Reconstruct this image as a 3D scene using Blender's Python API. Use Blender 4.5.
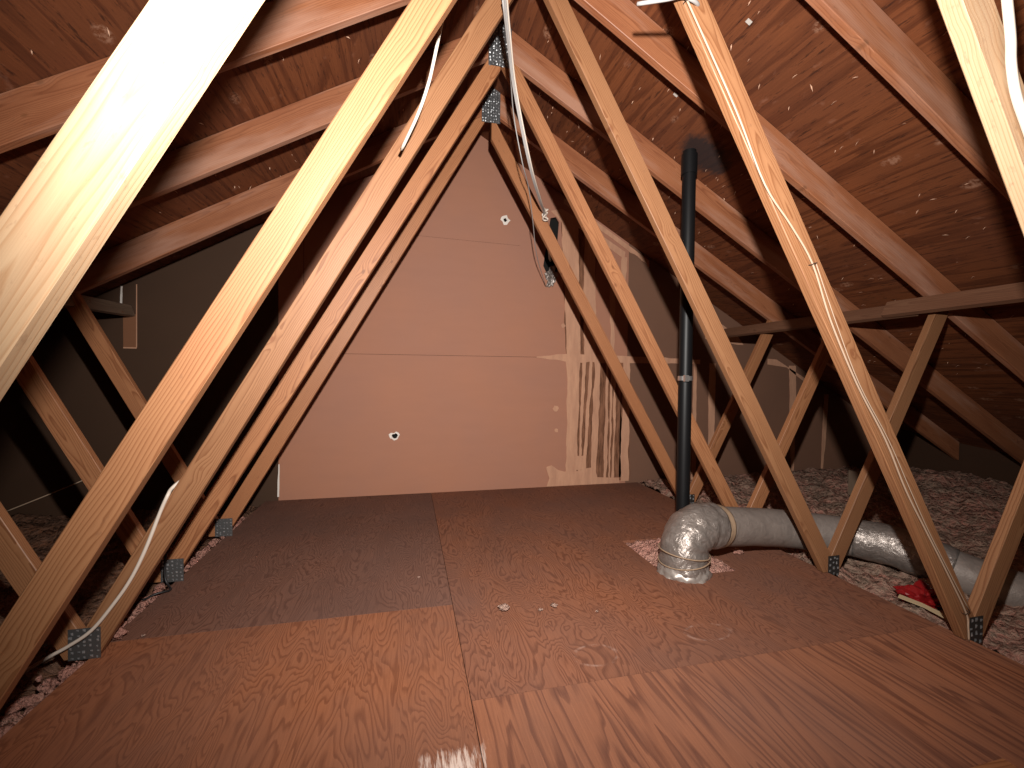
import bpy, bmesh, math, random
from mathutils import Vector, Matrix, noise

random.seed(7)
SC = bpy.context.scene
for o in list(bpy.data.objects):
    bpy.data.objects.remove(o, do_unlink=True)
COL = SC.collection
V = Vector

# ------------------------------------------------------------------ camera
YAW, PITCH, ROLL, CAM_H = 0.2331, -0.0211, 0.0109, 1.0591
f = V((math.sin(YAW)*math.cos(PITCH), math.cos(YAW)*math.cos(PITCH), math.sin(PITCH)))
r = V((math.cos(YAW), -math.sin(YAW), 0)); u = r.cross(f)
r2 = r*math.cos(ROLL) + u*math.sin(ROLL); u2 = -r*math.sin(ROLL) + u*math.cos(ROLL)
cd = bpy.data.cameras.new('camera'); cam = bpy.data.objects.new('camera', cd); COL.objects.link(cam)
cd.sensor_width = 36; cd.sensor_fit = 'HORIZONTAL'; cd.lens = 438.25/1024*36; cd.clip_start = .02
cam.matrix_world = Matrix(((r2.x, u2.x, -f.x, 0), (r2.y, u2.y, -f.y, 0), (r2.z, u2.z, -f.z, CAM_H), (0, 0, 0, 1)))
SC.camera = cam

# ------------------------------------------------------------------ world and lights
w = bpy.data.worlds.new('world'); SC.world = w; w.use_nodes = True
w.node_tree.nodes['Background'].inputs[0].default_value = (1, .8, .6, 1)
w.node_tree.nodes['Background'].inputs[1].default_value = 0.02

# the photographer's flash, just above the camera and held slightly forward
ld = bpy.data.lights.new('flash', 'SPOT'); ld.energy = 610; ld.color = (1, .95, .90)
ld.spot_size = math.radians(146); ld.spot_blend = 1.0; ld.shadow_soft_size = .022
fl = bpy.data.objects.new('flash', ld); COL.objects.link(fl)
fl.location = (.11, .12, 1.50)
fl.rotation_euler = V((.24, 1, .0)).to_track_quat('-Z', 'Y').to_euler()
# added warm fill light, unseen, below the ridge behind the camera
ld = bpy.data.lights.new('warm_fill', 'POINT'); ld.energy = 16; ld.color = (1, .62, .33); ld.shadow_soft_size = .25
bl = bpy.data.objects.new('warm_fill', ld); COL.objects.link(bl); bl.location = (.5, -1.1, 2.2)

SC.view_settings.view_transform = 'Standard'; SC.view_settings.look = 'None'
SC.view_settings.gamma = 1; SC.view_settings.use_curve_mapping = False
SC.view_settings.exposure = 0.0

# ------------------------------------------------------------------ node helpers
class N:
    def __init__(s, name):
        s.m = bpy.data.materials.new(name); s.m.use_nodes = True
        s.t = s.m.node_tree; s.b = s.t.nodes['Principled BSDF']
    def n(s, typ, **k):
        x = s.t.nodes.new(typ)
        for a, v in k.items(): setattr(x, a, v)
        return x
    def put(s, sock, v):
        if isinstance(v, bpy.types.NodeSocket): s.t.links.new(v, sock)
        else: sock.default_value = v
    def math(s, op, a, b=0, c=None, clamp=False):
        x = s.n('ShaderNodeMath', operation=op, use_clamp=clamp)
        s.put(x.inputs[0], a); s.put(x.inputs[1], b)
        if c is not None: s.put(x.inputs[2], c)
        return x.outputs[0]
    def attr(s, name): return s.n('ShaderNodeAttribute', attribute_name=name)
    def geo(s): return s.n('ShaderNodeNewGeometry').outputs['Position']
    def vmul(s, v, k):
        x = s.n('ShaderNodeVectorMath', operation='MULTIPLY'); s.put(x.inputs[0], v); s.put(x.inputs[1], k); return x.outputs[0]
    def vadd(s, v, k):
        x = s.n('ShaderNodeVectorMath', operation='ADD'); s.put(x.inputs[0], v); s.put(x.inputs[1], k); return x.outputs[0]
    def noise(s, v, scale=1., detail=3., rough=.55, dist=0.):
        x = s.n('ShaderNodeTexNoise'); s.put(x.inputs['Vector'], v)
        x.inputs['Scale'].default_value = scale; x.inputs['Detail'].default_value = detail
        x.inputs['Roughness'].default_value = rough; x.inputs['Distortion'].default_value = dist
        return x.outputs['Fac']
    def voro(s, v, scale=1., feature='F1', rnd=1.):
        x = s.n('ShaderNodeTexVoronoi', feature=feature); s.put(x.inputs['Vector'], v)
        x.inputs['Scale'].default_value = scale; x.inputs['Randomness'].default_value = rnd
        return x.outputs['Distance']
    def ramp(s, fac, *st):
        x = s.n('ShaderNodeValToRGB'); s.put(x.inputs[0], fac)
        e = x.color_ramp.elements
        while len(e) < len(st): e.new(.5)
        for q, (p, c) in zip(e, st):
            q.position = p
            q.color = (c, c, c, 1) if isinstance(c, (int, float)) else (*c, 1)
        return x.outputs[0]
    def mix(s, fac, a, b, mode='MIX'):
        x = s.n('ShaderNodeMix', data_type='RGBA', blend_type=mode)
        s.put(x.inputs[0], fac)
        for i, v in ((6, a), (7, b)):
            s.put(x.inputs[i], (*v, 1) if isinstance(v, tuple) and len(v) == 3 else v)
        return x.outputs[2]
    def sep(s, v):
        x = s.n('ShaderNodeSeparateXYZ'); s.put(x.inputs[0], v); return x.outputs
    def comb(s, a, b, c):
        x = s.n('ShaderNodeCombineXYZ')
        for i, v in enumerate((a, b, c)): s.put(x.inputs[i], v)
        return x.outputs[0]
    def bump(s, h, strength=.3, dist=.002):
        x = s.n('ShaderNodeBump'); x.inputs['Strength'].default_value = strength; x.inputs['Distance'].default_value = dist
        s.put(x.inputs['Height'], h); s.t.links.new(x.outputs[0], s.b.inputs['Normal'])
    def out(s, col, rough=.6, metal=0., spec=.4):
        s.put(s.b.inputs['Base Color'], (*col, 1) if isinstance(col, tuple) else col)
        s.put(s.b.inputs['Roughness'], rough); s.b.inputs['Metallic'].default_value = metal
        s.b.inputs['Specular IOR Level'].default_value = spec
        return s.m

def plain(name, col, rough=.6, metal=0., spec=.4): return N(name).out(col, rough, metal, spec)

def lumber(name, early, late, knot=(.16, .06, .025), stain=.25, rough=.5, ring=.0068, spec=.35):
    """solid sawn softwood: growth rings read from the board's own along / across / through coordinates"""
    s = N(name); g = s.attr('grain').outputs['Vector']; x, y, z = s.sep(g)[:3]
    sh = s.attr('board').outputs['Fac']
    warp = s.noise(s.comb(s.math('MULTIPLY', x, .9), s.math('MULTIPLY', y, 5), s.math('MULTIPLY', z, 5)), 1., 3, .5)
    warp2 = s.noise(s.comb(s.math('MULTIPLY', x, 4), s.math('MULTIPLY', y, 30), s.math('MULTIPLY', z, 30)), 1., 2, .5)
    # pith lies off the edge of the board
    cy = s.math('ADD', s.math('MULTIPLY', sh, .12), -.06)
    dy = s.math('SUBTRACT', s.math('SUBTRACT', y, 50.), cy); dz = s.math('SUBTRACT', s.math('SUBTRACT', z, 50.), -.045)
    rad = s.math('SQRT', s.math('ADD', s.math('MULTIPLY', dy, dy), s.math('MULTIPLY', dz, dz)))
    rad = s.math('ADD', rad, s.math('MULTIPLY', warp, .085)); rad = s.math('ADD', rad, s.math('MULTIPLY', warp2, .006))
    # knots push the rings around them
    kv = s.comb(s.math('MULTIPLY', x, 4.6), s.math('MULTIPLY', y, 8.5), 0.0)
    kd = s.voro(kv, 1., 'F1', 1.)
    push = s.math('MULTIPLY', s.math('SUBTRACT', .26, kd, clamp=True), .045)
    rad = s.math('ADD', rad, push)
    ringv = s.math('FRACT', s.math('DIVIDE', rad, ring))
    rg = s.ramp(ringv, (0., 0.), (.55, .25), (.86, 1.), (1., 0.))
    fine = s.noise(s.comb(s.math('MULTIPLY', x, 6), s.math('MULTIPLY', y, 420), s.math('MULTIPLY', z, 420)), 1., 2, .6)
    fac = s.math('ADD', s.math('MULTIPLY', rg, .75), s.math('MULTIPLY', s.math('SUBTRACT', fine, .5), .55), clamp=True)
    c = s.mix(fac, early, late)
    blot = s.noise(s.comb(s.math('MULTIPLY', x, 2.2), s.math('MULTIPLY', y, 14), s.math('MULTIPLY', z, 14)), 1., 4, .6)
    c = s.mix(s.math('MULTIPLY', s.ramp(blot, (.42, 0.), (.75, 1.)), stain), c, s.mix(1., c, (.55, .40, .34), 'MULTIPLY'))
    tint = s.ramp(sh, (0., (.86, .84, .82)), (.5, (1., .98, .95)), (1., (1.06, 1.0, .94)))
    c = s.mix(1., c, tint, 'MULTIPLY')
    kn = s.ramp(kd, (.0, 1.), (.045, .85), (.085, .0))
    c = s.mix(kn, c, knot)
    if 'rafter' in name:       # pale dusty bloom on the old rafters
        bloom = s.ramp(s.noise(s.comb(s.math('MULTIPLY', x, 1.1), s.math('MULTIPLY', y, 9), s.math('MULTIPLY', z, 9)), 1., 4, .6), (.48, 0.), (.66, 1.))
        c = s.mix(s.math('MULTIPLY', bloom, .42), c, (.42, .26, .195))
    dirt = s.ramp(s.noise(s.vmul(g, (30, 60, 60)), 1., 3, .7), (.62, 0.), (.74, 1.))
    c = s.mix(s.math('MULTIPLY', dirt, .35), c, (.12, .055, .03))
    s.bump(s.math('ADD', s.math('MULTIPLY', fine, .6), s.math('MULTIPLY', rg, .4)), .25, .0015)
    return s.out(c, rough, 0., spec)

def plywood(name, light, dark, dirtc, dirt_amt, sx, sy, freq, off, rough=.5, seams=False):
    """rotary-cut veneer: contour lines of a stretched field"""
    s = N(name); p = s.vadd(s.geo(), off)
    q = s.vmul(p, (sx, sy, sx))
    fld = s.noise(q, 1., 3.5, .42, .5)
    l = s.math('FRACT', s.math('MULTIPLY', fld, freq))
    l = s.ramp(l, (0., .1), (.5, .2), (.82, 1.), (.95, .75), (1., .1))
    fine = s.noise(s.vmul(p, (150, 5, 150)), 1., 4, .65)
    fac = s.math('ADD', s.math('MULTIPLY', l, .7), s.math('MULTIPLY', s.math('SUBTRACT', fine, .4), 1.), clamp=True)
    c = s.mix(fac, light, dark)
    big = s.noise(s.vmul(p, (1.3, .9, 1.3)), 1., 4, .62)
    c = s.mix(s.math('MULTIPLY', s.ramp(big, (.36, 0.), (.66, 1.)), dirt_amt), c, dirtc)
    spk = s.ramp(s.noise(s.vmul(p, (60, 40, 60)), 1., 3, .7), (.64, 0.), (.76, 1.))
    c = s.mix(s.math('MULTIPLY', spk, .25), c, dark)
    return s, c, p, s.math('ADD', s.math('MULTIPLY', fac, .8), s.math('MULTIPLY', big, .3))

# ------------------------------------------------------------------ materials
M = {}
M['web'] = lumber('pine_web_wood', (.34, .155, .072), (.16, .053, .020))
M['web_dimmed'] = lumber('dimmed_pine_web_wood', (.265, .130, .063), (.135, .047, .017))  # web wood darkened in colour to offset strong flash on nearer trusses
M['web_overexposed'] = lumber('overexposed_pine_web_wood', (.42, .29, .18), (.33, .19, .10), stain=.35)  # lighter copy of the web wood, flash overexposure put into its colour
M['rafter'] = lumber('aged_rafter_wood', (.31, .125, .060), (.19, .064, .028), stain=.6)
M['brace'] = lumber('dusty_brace_wood', (.15, .075, .045), (.095, .043, .025), stain=.5)
M['grey'] = lumber('weathered_grey_wood', (.20, .15, .11), (.11, .075, .055), stain=.6)

def floor_mat(name, light, dark, freq, off, sx, sy, amt=.5, white=False):
    s, c, p, h = plywood(name, light, dark, (.115, .062, .048), amt, sx, sy, freq, off)
    P = s.geo(); X, Y, Z = s.sep(P)[:3]
    # grey foot-worn dust in a ragged patch
    wob = s.noise(s.vmul(P, (2.2, 2.2, 1)), 1., 4, .6)
    dust = s.ramp(s.noise(s.vmul(P, (.9, .7, 1)), 1., 5, .65), (.40, 0.), (.62, 1.))
    c = s.mix(s.math('MULTIPLY', dust, .28), c, (.155, .095, .08))
    if white:   # dried white paint dragged along the grain near the viewer
        gx = s.math('DIVIDE', s.math('ABSOLUTE', s.math('SUBTRACT', X, .13)), .13)
        gy = s.math('DIVIDE', s.math('ABSOLUTE', s.math('SUBTRACT', Y, 1.16)), .115)
        box = s.math('SUBTRACT', 1., s.math('MAXIMUM', s.math('MULTIPLY', gx, gx), gy), clamp=True)
        st = s.noise(s.vmul(P, (95, 9, 1)), 1., 4, .7)
        k = s.ramp(s.math('MULTIPLY', s.math('ADD', st, .12), s.math('POWER', box, .35)), (.50, 0.), (.66, 1.))
        c = s.mix(s.math('MULTIPLY', k, .85), c, (.66, .54, .47))
    # cup-ring and scuff marks
    for cx, cy, ra, rb in ((.70, 1.52, .085, .06), (1.22, 1.56, .10, .055)):
        ex = s.math('DIVIDE', s.math('SUBTRACT', X, cx), ra); ey = s.math('DIVIDE', s.math('SUBTRACT', Y, cy), rb)
        dd = s.math('SQRT', s.math('ADD', s.math('MULTIPLY', ex, ex), s.math('MULTIPLY', ey, ey)))
        ringm = s.ramp(s.math('ABSOLUTE', s.math('SUBTRACT', dd, 1.)), (0., 1.), (.13, 0.))
        brk = s.ramp(s.noise(s.vmul(P, (25, 25, 1)), 1., 3, .6), (.45, 0.), (.6, 1.))
        c = s.mix(s.math('MULTIPLY', s.math('MULTIPLY', ringm, brk), .32), c, (.50, .36, .30))
    s.bump(h, .35, .002)
    return s.out(c, .8, 0., .08)
FL, FD = (.215, .085, .048), (.085, .028, .015)
M['floor_a'] = floor_mat('floor_plywood_fine', (.20, .095, .064), (.085, .036, .024), 30, (3, 7, 0), 6.5, 1.8, .8)
M['floor_b'] = floor_mat('floor_plywood_orange', (.31, .118, .056), (.15, .048, .021), 26, (11, 2, 0), 8.0, 1.7, .4, True)
M['floor_c'] = floor_mat('floor_plywood_swirl', (.27, .108, .058), (.105, .035, .018), 32, (5, 19, 0), 6.0, 1.9, .6)
M['floor_d'] = floor_mat('floor_plywood_bold', (.34, .135, .068), (.10, .032, .018), 15, (23, 4, 0), 6.5, .5, .35, True)

s, c, p, h = plywood('roof_sheathing_plywood', (.175, .056, .021), (.065, .018, .007), (.085, .03, .017), .6, 9.0, .55, 6, (2, 5, 1))
P = s.geo(); X, Y, Z = s.sep(P)[:3]
dk = s.ramp(s.noise(s.vmul(P, (70, 9, 70)), 1., 4, .72), (.57, 0.), (.66, 1.)); c = s.mix(s.math('MULTIPLY', dk, .7), c, (.022, .009, .006))
pl = s.ramp(s.noise(s.vmul(P, (14, 8, 14)), 1., 4, .6), (.63, 0.), (.74, 1.)); c = s.mix(s.math('MULTIPLY', pl, .4), c, (.26, .12, .075))
plug = s.voro(s.vmul(P, (5.5, 3.2, 5.5)), 1.)
plug = s.math('MULTIPLY', s.ramp(plug, (.0, .55), (.10, .8), (.17, 0.)), s.ramp(s.noise(s.vmul(P, (60, 60, 60)), 1., 3, .7), (.42, 0.), (.6, 1.)))
c = s.mix(s.math('MULTIPLY', plug, .7), c, (.36, .20, .13))
ex = s.math('DIVIDE', s.math('SUBTRACT', X, 1.73), .17); ey = s.math('DIVIDE', s.math('SUBTRACT', Y, 2.33), .15)
dd = s.math('SQRT', s.math('ADD', s.math('MULTIPLY', ex, ex), s.math('MULTIPLY', ey, ey)))
wet = s.ramp(s.math('ADD', dd, s.math('MULTIPLY', s.math('SUBTRACT', s.noise(s.vmul(P, (30, 12, 30)), 1., 3, .6), .5), .9)), (.6, 1.), (1.05, 0.))
c = s.mix(s.math('MULTIPLY', wet, .85), c, (.018, .016, .017))
s.bump(h, .4, .002); M['sheath'] = s.out(c, .75, 0., .12)

s = N('brown_faced_gypsum_board'); P = s.geo()
n1 = s.noise(P, 1.1, 4, .6); n2 = s.noise(s.vmul(P, (3, 3, 14)), 1., 3, .6); n3 = s.noise(P, 26, 4, .7)
c = s.mix(s.ramp(n1, (.3, 0.), (.7, 1.)), (.39, .178, .108), (.35, .172, .118))
c = s.mix(s.math('MULTIPLY', n2, .25), c, (.25, .12, .08))
c = s.mix(s.math('MULTIPLY', s.ramp(n3, (.72, 0.), (.78, 1.)), .6), c, (.10, .045, .03))
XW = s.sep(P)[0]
c = s.mix(s.math('LESS_THAN', XW, -1.035), c, s.mix(n1, (.070, .037, .021), (.050, .027, .017)))     # darker tone at both ends of the wall
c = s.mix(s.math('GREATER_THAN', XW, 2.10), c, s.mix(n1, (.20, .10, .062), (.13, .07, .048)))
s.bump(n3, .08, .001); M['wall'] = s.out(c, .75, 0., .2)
s = N('joint_compound_tan'); P = s.geo()
n = s.noise(s.vmul(P, (22, 22, 4)), 1., 4, .65)
s.bump(n, .5, .004); M['mud'] = s.out(s.mix(s.ramp(n, (.3, 0.), (.7, 1.)), (.54, .30, .19), (.42, .225, .145)), .85, 0., .15)
s = N('dark_dried_adhesive'); n = s.noise(s.vmul(s.geo(), (40, 40, 6)), 1., 4, .7)
s.bump(n, .5, .004); M['glue'] = s.out(s.mix(s.ramp(n, (.35, 0.), (.65, 1.)), (.10, .042, .022), (.25, .115, .065)), .8, 0., .2)
M['torn'] = plain('torn_white_paper', (.72, .66, .60), .9)
M['black'] = plain('dark_void', (.006, .005, .004), .9)

def fluff(name, cols, scale=55):
    s = N(name); P = s.geo()
    big = s.noise(P, 5.5, 5, .65); sm = s.noise(P, scale, 4, .7); v = s.voro(P, scale*.9)
    c = s.mix(s.ramp(big, (.38, 0.), (.62, 1.)), cols[0], cols[1])
    c = s.mix(s.ramp(sm, (.42, 0.), (.62, 1.)), c, cols[2])
    c = s.mix(s.math('MULTIPLY', s.ramp(v, (.0, 1.), (.45, 0.)), .5), c, cols[3])
    s.bump(s.math('ADD', sm, s.math('MULTIPLY', v, -.6)), 1., .03)
    return s.out(c, .95, 0., .1)
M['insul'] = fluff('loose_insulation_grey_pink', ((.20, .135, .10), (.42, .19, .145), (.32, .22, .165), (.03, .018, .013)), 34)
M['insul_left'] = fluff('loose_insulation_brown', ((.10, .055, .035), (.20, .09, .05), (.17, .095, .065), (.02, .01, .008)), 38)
M['pink'] = fluff('pink_glass_wool', ((.58, .27, .21), (.62, .35, .27), (.48, .24, .19), (.22, .09, .065)), 90)
M['lint'] = fluff('pale_lint', ((.72, .50, .40), (.68, .42, .33), (.6, .4, .32), (.3, .16, .12)), 150)

def plate_mat():
    s = N('galvanised_steel'); P = s.geo(); v = s.voro(P, 90)
    s.bump(s.noise(P, 160, 2, .5), .4, .002)
    return s.out(s.mix(s.ramp(v, (.1, 0.), (.7, 1.)), (.30, .31, .32), (.15, .155, .16)), .42, .8, .5)
M['plate'] = plate_mat()
M['plate_foot'] = plain('dull_galvanised_steel', (.16, .16, .16), .5, .8)
M['plate_dark'] = plain('blackened_steel', (.045, .042, .04), .5, .6)
M['tooth'] = plain('bright_steel_tooth', (.36, .37, .38), .42, .8)

s = N('silver_duct_jacket'); P = s.geo(); n = s.noise(P, 22, 5, .65, .6); n2 = s.noise(P, 110, 2, .5)
s.bump(s.math('ADD', n, s.math('MULTIPLY', n2, .15)), .45, .012)
M['jacket'] = s.out(s.mix(s.ramp(n, (.3, 0.), (.7, 1.)), (.24, .20, .175), (.18, .148, .13)), .5, .2, .3)
s = N('crinkled_foil_tape'); P = s.geo(); n = s.noise(P, 28, 4, .6, 1.2); v = s.voro(P, 26)
s.bump(s.math('ADD', n, s.math('MULTIPLY', v, .25)), .6, .012)
M['foil'] = s.out(s.mix(s.ramp(n, (.3, 0.), (.7, 1.)), (.30, .26, .235), (.20, .17, .15)), .36, .55, .5)
M['foil_bright'] = plain('bright_foil', (.34, .30, .27), .42, .5)
s = N('twine_wrap_tape'); M['tape'] = s.out(s.mix(s.noise(s.geo(), 60, 3, .6), (.32, .22, .14), (.22, .15, .10)), .6)
s = N('black_abs_pipe'); M['abs'] = s.out((.005, .005, .0055), .45, 0., .2)
M['clamp'] = plain('steel_band_clamp', (.62, .60, .58), .35, .9)
M['cable'] = plain('white_cable_sheath', (.55, .47, .40), .45)
M['cable_old'] = plain('yellowed_cable_sheath', (.36, .25, .175), .5)
M['cable_tan'] = plain('tan_cable_sheath', (.62, .45, .32), .5)
M['cable_grey'] = plain('grey_cable_sheath', (.30, .285, .275), .45)
M['cable_black'] = plain('black_cable_sheath', (.012, .011, .012), .45)
M['red'] = plain('red_plastic_film', (.20, .008, .009), .3)
M['cardboard'] = plain('cream_paper', (.42, .32, .19), .7)
M['white'] = plain('white_plastic', (.46, .42, .38), .6)
M['splinter'] = plain('pale_split_wood', (.55, .33, .22), .8)

# ------------------------------------------------------------------ object helpers
def link(name, bm, mats, parent=None, smooth=False, loc=None):
    me = bpy.data.meshes.new(name)
    if loc is not None:
        bmesh.ops.translate(bm, verts=bm.verts, vec=-V(loc))
    bmesh.ops.recalc_face_normals(bm, faces=bm.faces)
    bm.to_mesh(me); bm.free()
    for m in (mats if isinstance(mats, (list, tuple)) else [mats]): me.materials.append(m)
    if smooth:
        for p in me.polygons: p.use_smooth = True
    o = bpy.data.objects.new(name, me); COL.objects.link(o)
    if loc is not None and parent is None: o.location = loc
    if parent is not None: o.parent = parent
    return o
def tag(o, label, cat, group=None, kind=None):
    o['label'] = label; o['category'] = cat
    if group: o['group'] = group
    if kind: o['kind'] = kind
    return o
def empty(name, loc, label, cat, group=None):
    o = bpy.data.objects.new(name, None); COL.objects.link(o); o.location = loc; o.empty_display_size = .1
    return tag(o, label, cat, group)
def struct(o): o['kind'] = 'structure'; return o

def set_grain(me, origin, ax, aw, at, seed):
    me.attributes.new('grain', 'FLOAT_VECTOR', 'POINT'); me.attributes.new('board', 'FLOAT', 'POINT')
    a, b = me.attributes['grain'], me.attributes['board']
    rr = random.Random(seed); ox = rr.uniform(0, 40)
    hv = rr.random()
    for i, v in enumerate(me.vertices):
        q = v.co - origin
        a.data[i].vector = (q.dot(ax) + ox, q.dot(aw) + 50 , q.dot(at) + 50)
        b.data[i].value = hv

def prism_xz(name, poly, y0, y1, mat, parent, base, direction, seed, bevel=.0025):
    """board cut to a polygon in the truss plane, y0..y1 thick, grain along direction (x,z)"""
    bm = bmesh.new()
    A = [bm.verts.new((x, y0, z)) for x, z in poly]; B = [bm.verts.new((x, y1, z)) for x, z in poly]
    bm.faces.new(A); bm.faces.new(B[::-1])
    for i in range(len(poly)):
        j = (i+1) % len(poly); bm.faces.new((A[j], A[i], B[i], B[j]))
    if bevel: bmesh.ops.bevel(bm, geom=list(bm.edges), offset=bevel, segments=1, affect='EDGES', clamp_overlap=True)
    # grain coordinates need length: subdivide nothing, rings vary linearly with the coordinates
    o = link(name, bm, mat, parent, loc=base)
    d = V((direction[0], 0, direction[1])).normalized(); wv = V((d.z, 0, -d.x))
    c = V((sum(p[0] for p in poly)/len(poly), (y0+y1)/2, sum(p[1] for p in poly)/len(poly))) - V(base)
    set_grain(o.data, c, d, wv, V((0, 1, 0)), seed)
    return o

def board(name, p0, p1, wv, wd, th, mat, parent=None, seed=0, bevel=.0025):
    p0, p1 = V(p0), V(p1); d = (p1-p0).normalized(); wv = (V(wv) - d*V(wv).dot(d)).normalized(); tv = d.cross(wv)
    bm = bmesh.new(); vs = []
    for p in (p0, p1):
        vs.append([bm.verts.new(p + wv*a*wd/2 + tv*b*th/2) for a, b in ((-1, -1), (1, -1), (1, 1), (-1, 1))])
    bm.faces.new(vs[0]); bm.faces.new(vs[1][::-1])
    for i in range(4):
        j = (i+1) % 4; bm.faces.new((vs[0][j], vs[0][i], vs[1][i], vs[1][j]))
    if bevel: bmesh.ops.bevel(bm, geom=list(bm.edges), offset=bevel, segments=1, affect='EDGES')
    base = parent.location.copy() if parent is not None else (p0+p1)/2
    o = link(name, bm, mat, parent, loc=base)
    set_grain(o.data, (p0+p1)/2 - V(base), d, wv, tv, seed)
    return o

def box(bm, a, b, mi=0):
    x0, y0, z0 = a; x1, y1, z1 = b
    v = [bm.verts.new(p) for p in ((x0,y0,z0),(x1,y0,z0),(x1,y1,z0),(x0,y1,z0),(x0,y0,z1),(x1,y0,z1),(x1,y1,z1),(x0,y1,z1))]
    for q in ((0,3,2,1),(4,5,6,7),(0,1,5,4),(1,2,6,5),(2,3,7,6),(3,0,4,7)):
        bm.faces.new([v[i] for i in q]).material_index = mi

def smooth_path(pts, n=6):
    pts = [V(p) for p in pts]
    P = [pts[0]*2-pts[1]] + pts + [pts[-1]*2-pts[-2]]
    out = []
    for i in range(1, len(P)-2):
        a, b, c, d = P[i-1:i+3]
        for k in range(n):
            t = k/n
            out.append(.5*((2*b) + (c-a)*t + (2*a-5*b+4*c-d)*t*t + (3*b-a-3*c+d)*t**3))
    out.append(pts[-1]); return out

def tube_bm(bm, path, rad, seg=8, radf=None, cap=True, flat=None):
    path = [V(p) for p in path]; rings = []
    up = V((0, 0, 1)); T0 = (path[1]-path[0]).normalized()
    if abs(T0.dot(up)) > .9: up = V((1, 0, 0))
    nrm = (up - T0*up.dot(T0)).normalized()
    for i, p in enumerate(path):
        T = (path[min(i+1, len(path)-1)] - path[max(i-1, 0)]).normalized()
        nrm = (nrm - T*nrm.dot(T)).normalized(); bn = T.cross(nrm)
        ring = []
        for k in range(seg):
            a = 2*math.pi*k/seg
            R = radf(i, a, len(path)) if radf else rad
            ring.append(bm.verts.new(p + (nrm*math.cos(a) + bn*math.sin(a))*R))
        rings.append(ring)
    for i in range(len(rings)-1):
        for k in range(seg):
            j = (k+1) % seg; bm.faces.new((rings[i][k], rings[i][j], rings[i+1][j], rings[i+1][k]))
    if cap: bm.faces.new(rings[0][::-1]); bm.faces.new(rings[-1])
def tube(name, pts, rad, mat, parent=None, seg=8, n=6, radf=None, base=None):
    bm = bmesh.new(); tube_bm(bm, smooth_path(pts, n), rad, seg, radf)
    b = parent.location.copy() if parent is not None else (V(base) if base is not None else V(pts[0]))
    return link(name, bm, mat, parent, True, b)

def blob(name, loc, size, mat, seed, sub=3, amp=.45, parent=None, flat=.6):
    bm = bmesh.new(); bmesh.ops.create_icosphere(bm, subdivisions=sub, radius=1)
    for v in bm.verts:
        n = v.co.normalized()
        k = 1 + amp*noise.noise(n*1.7 + V((seed*3.1, seed, 0))) + amp*.8*noise.noise(n*4.5 + V((seed, 9, seed*2.2)))
        v.co = V((n.x*size[0], n.y*size[1], n.z*size[2]))*k
    zmin = min(v.co.z for v in bm.verts)
    for v in bm.verts: v.co.z -= zmin
    o = link(name, bm, mat, parent, True); o.location = loc
    return o

def clip(poly, a, b, c):
    """keep a*x + b*z <= c"""
    out = []
    for i in range(len(poly)):
        p, q = poly[i], poly[(i+1) % len(poly)]
        dp, dq = a*p[0]+b*p[1]-c, a*q[0]+b*q[1]-c
        if dp <= 0: out.append(p)
        if dp*dq < 0:
            t = dp/(dp-dq); out.append((p[0]+(q[0]-p[0])*t, p[1]+(q[1]-p[1])*t))
    return out

# ------------------------------------------------------------------ dimensions (metres)
AX, AZ, PIT = .5095, 2.912, .573           # ridge line: lower edges of the rafters meet here
RV = .155*math.sqrt(1+PIT*PIT)             # vertical depth of a rafter
def roof_low(x): return AZ - PIT*abs(x-AX)
def roof_top(x): return roof_low(x) + RV
def lift(y):                               # the right slope rises a little towards the end wall
    return 0. if y <= 2.53 else (.075*(y-2.53)/.635 if y <= 3.165 else .075 + .105*(y-3.165)/.78)
def lift_left(y): return 0. if y <= 3.19 else .13*(y-3.19)/(3.945-3.19)
YW = 3.945; YB = -2.6
XL, XR = -4.25, 5.27                       # eaves
FLX, FRX = -1.134, 2.235                   # edges of the boarded floor
TY = {1: 3.1455, 2: 2.5135, 3: 1.8997, 4: 1.2832, 5: .6836}
LW = {1: (-1.1304, .5768), 2: (-1.1453, .5877), 3: (-1.1084, .5711), 4: (-1.0953, .5696), 5: (-1.0744, .542)}
RW = {1: (2.1989, -.5885), 2: (2.1893, -.5872), 3: (2.2016, -.5871), 4: (2.2076, -.5915), 5: (2.2279, -.6077)}
T = .038; WD = .089

# ------------------------------------------------------------------ setting: floor, roof, walls
HX0, HX1, HY0, HY1 = 1.345, 1.775, 2.03, 2.55     # chase hole in the floor
bm = bmesh.new(); g = .0012; zt, zb = 0., -.018
SX = .2055
def panel(x0, x1, y0, y1, mi): box(bm, (x0+g, y0+g, zb), (x1-g, y1-g, zt), mi)
panel(FLX, SX, 2.0, YW, 0); panel(FLX, SX, YB, 2.0, 1)
panel(SX, FRX, YB, 1.39, 3)
panel(SX, HX0-g, 1.39, YW, 2); panel(HX0-g, HX1+g, 1.39, HY0, 2); panel(HX0-g, HX1+g, HY1, YW, 2); panel(HX1+g, FRX, 1.39, YW, 2)
# close the hairlines inside the one big swirl panel
fo = struct(link('floor', bm, [M['floor_a'], M['floor_b'], M['floor_c'], M['floor_d']]))

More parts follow.
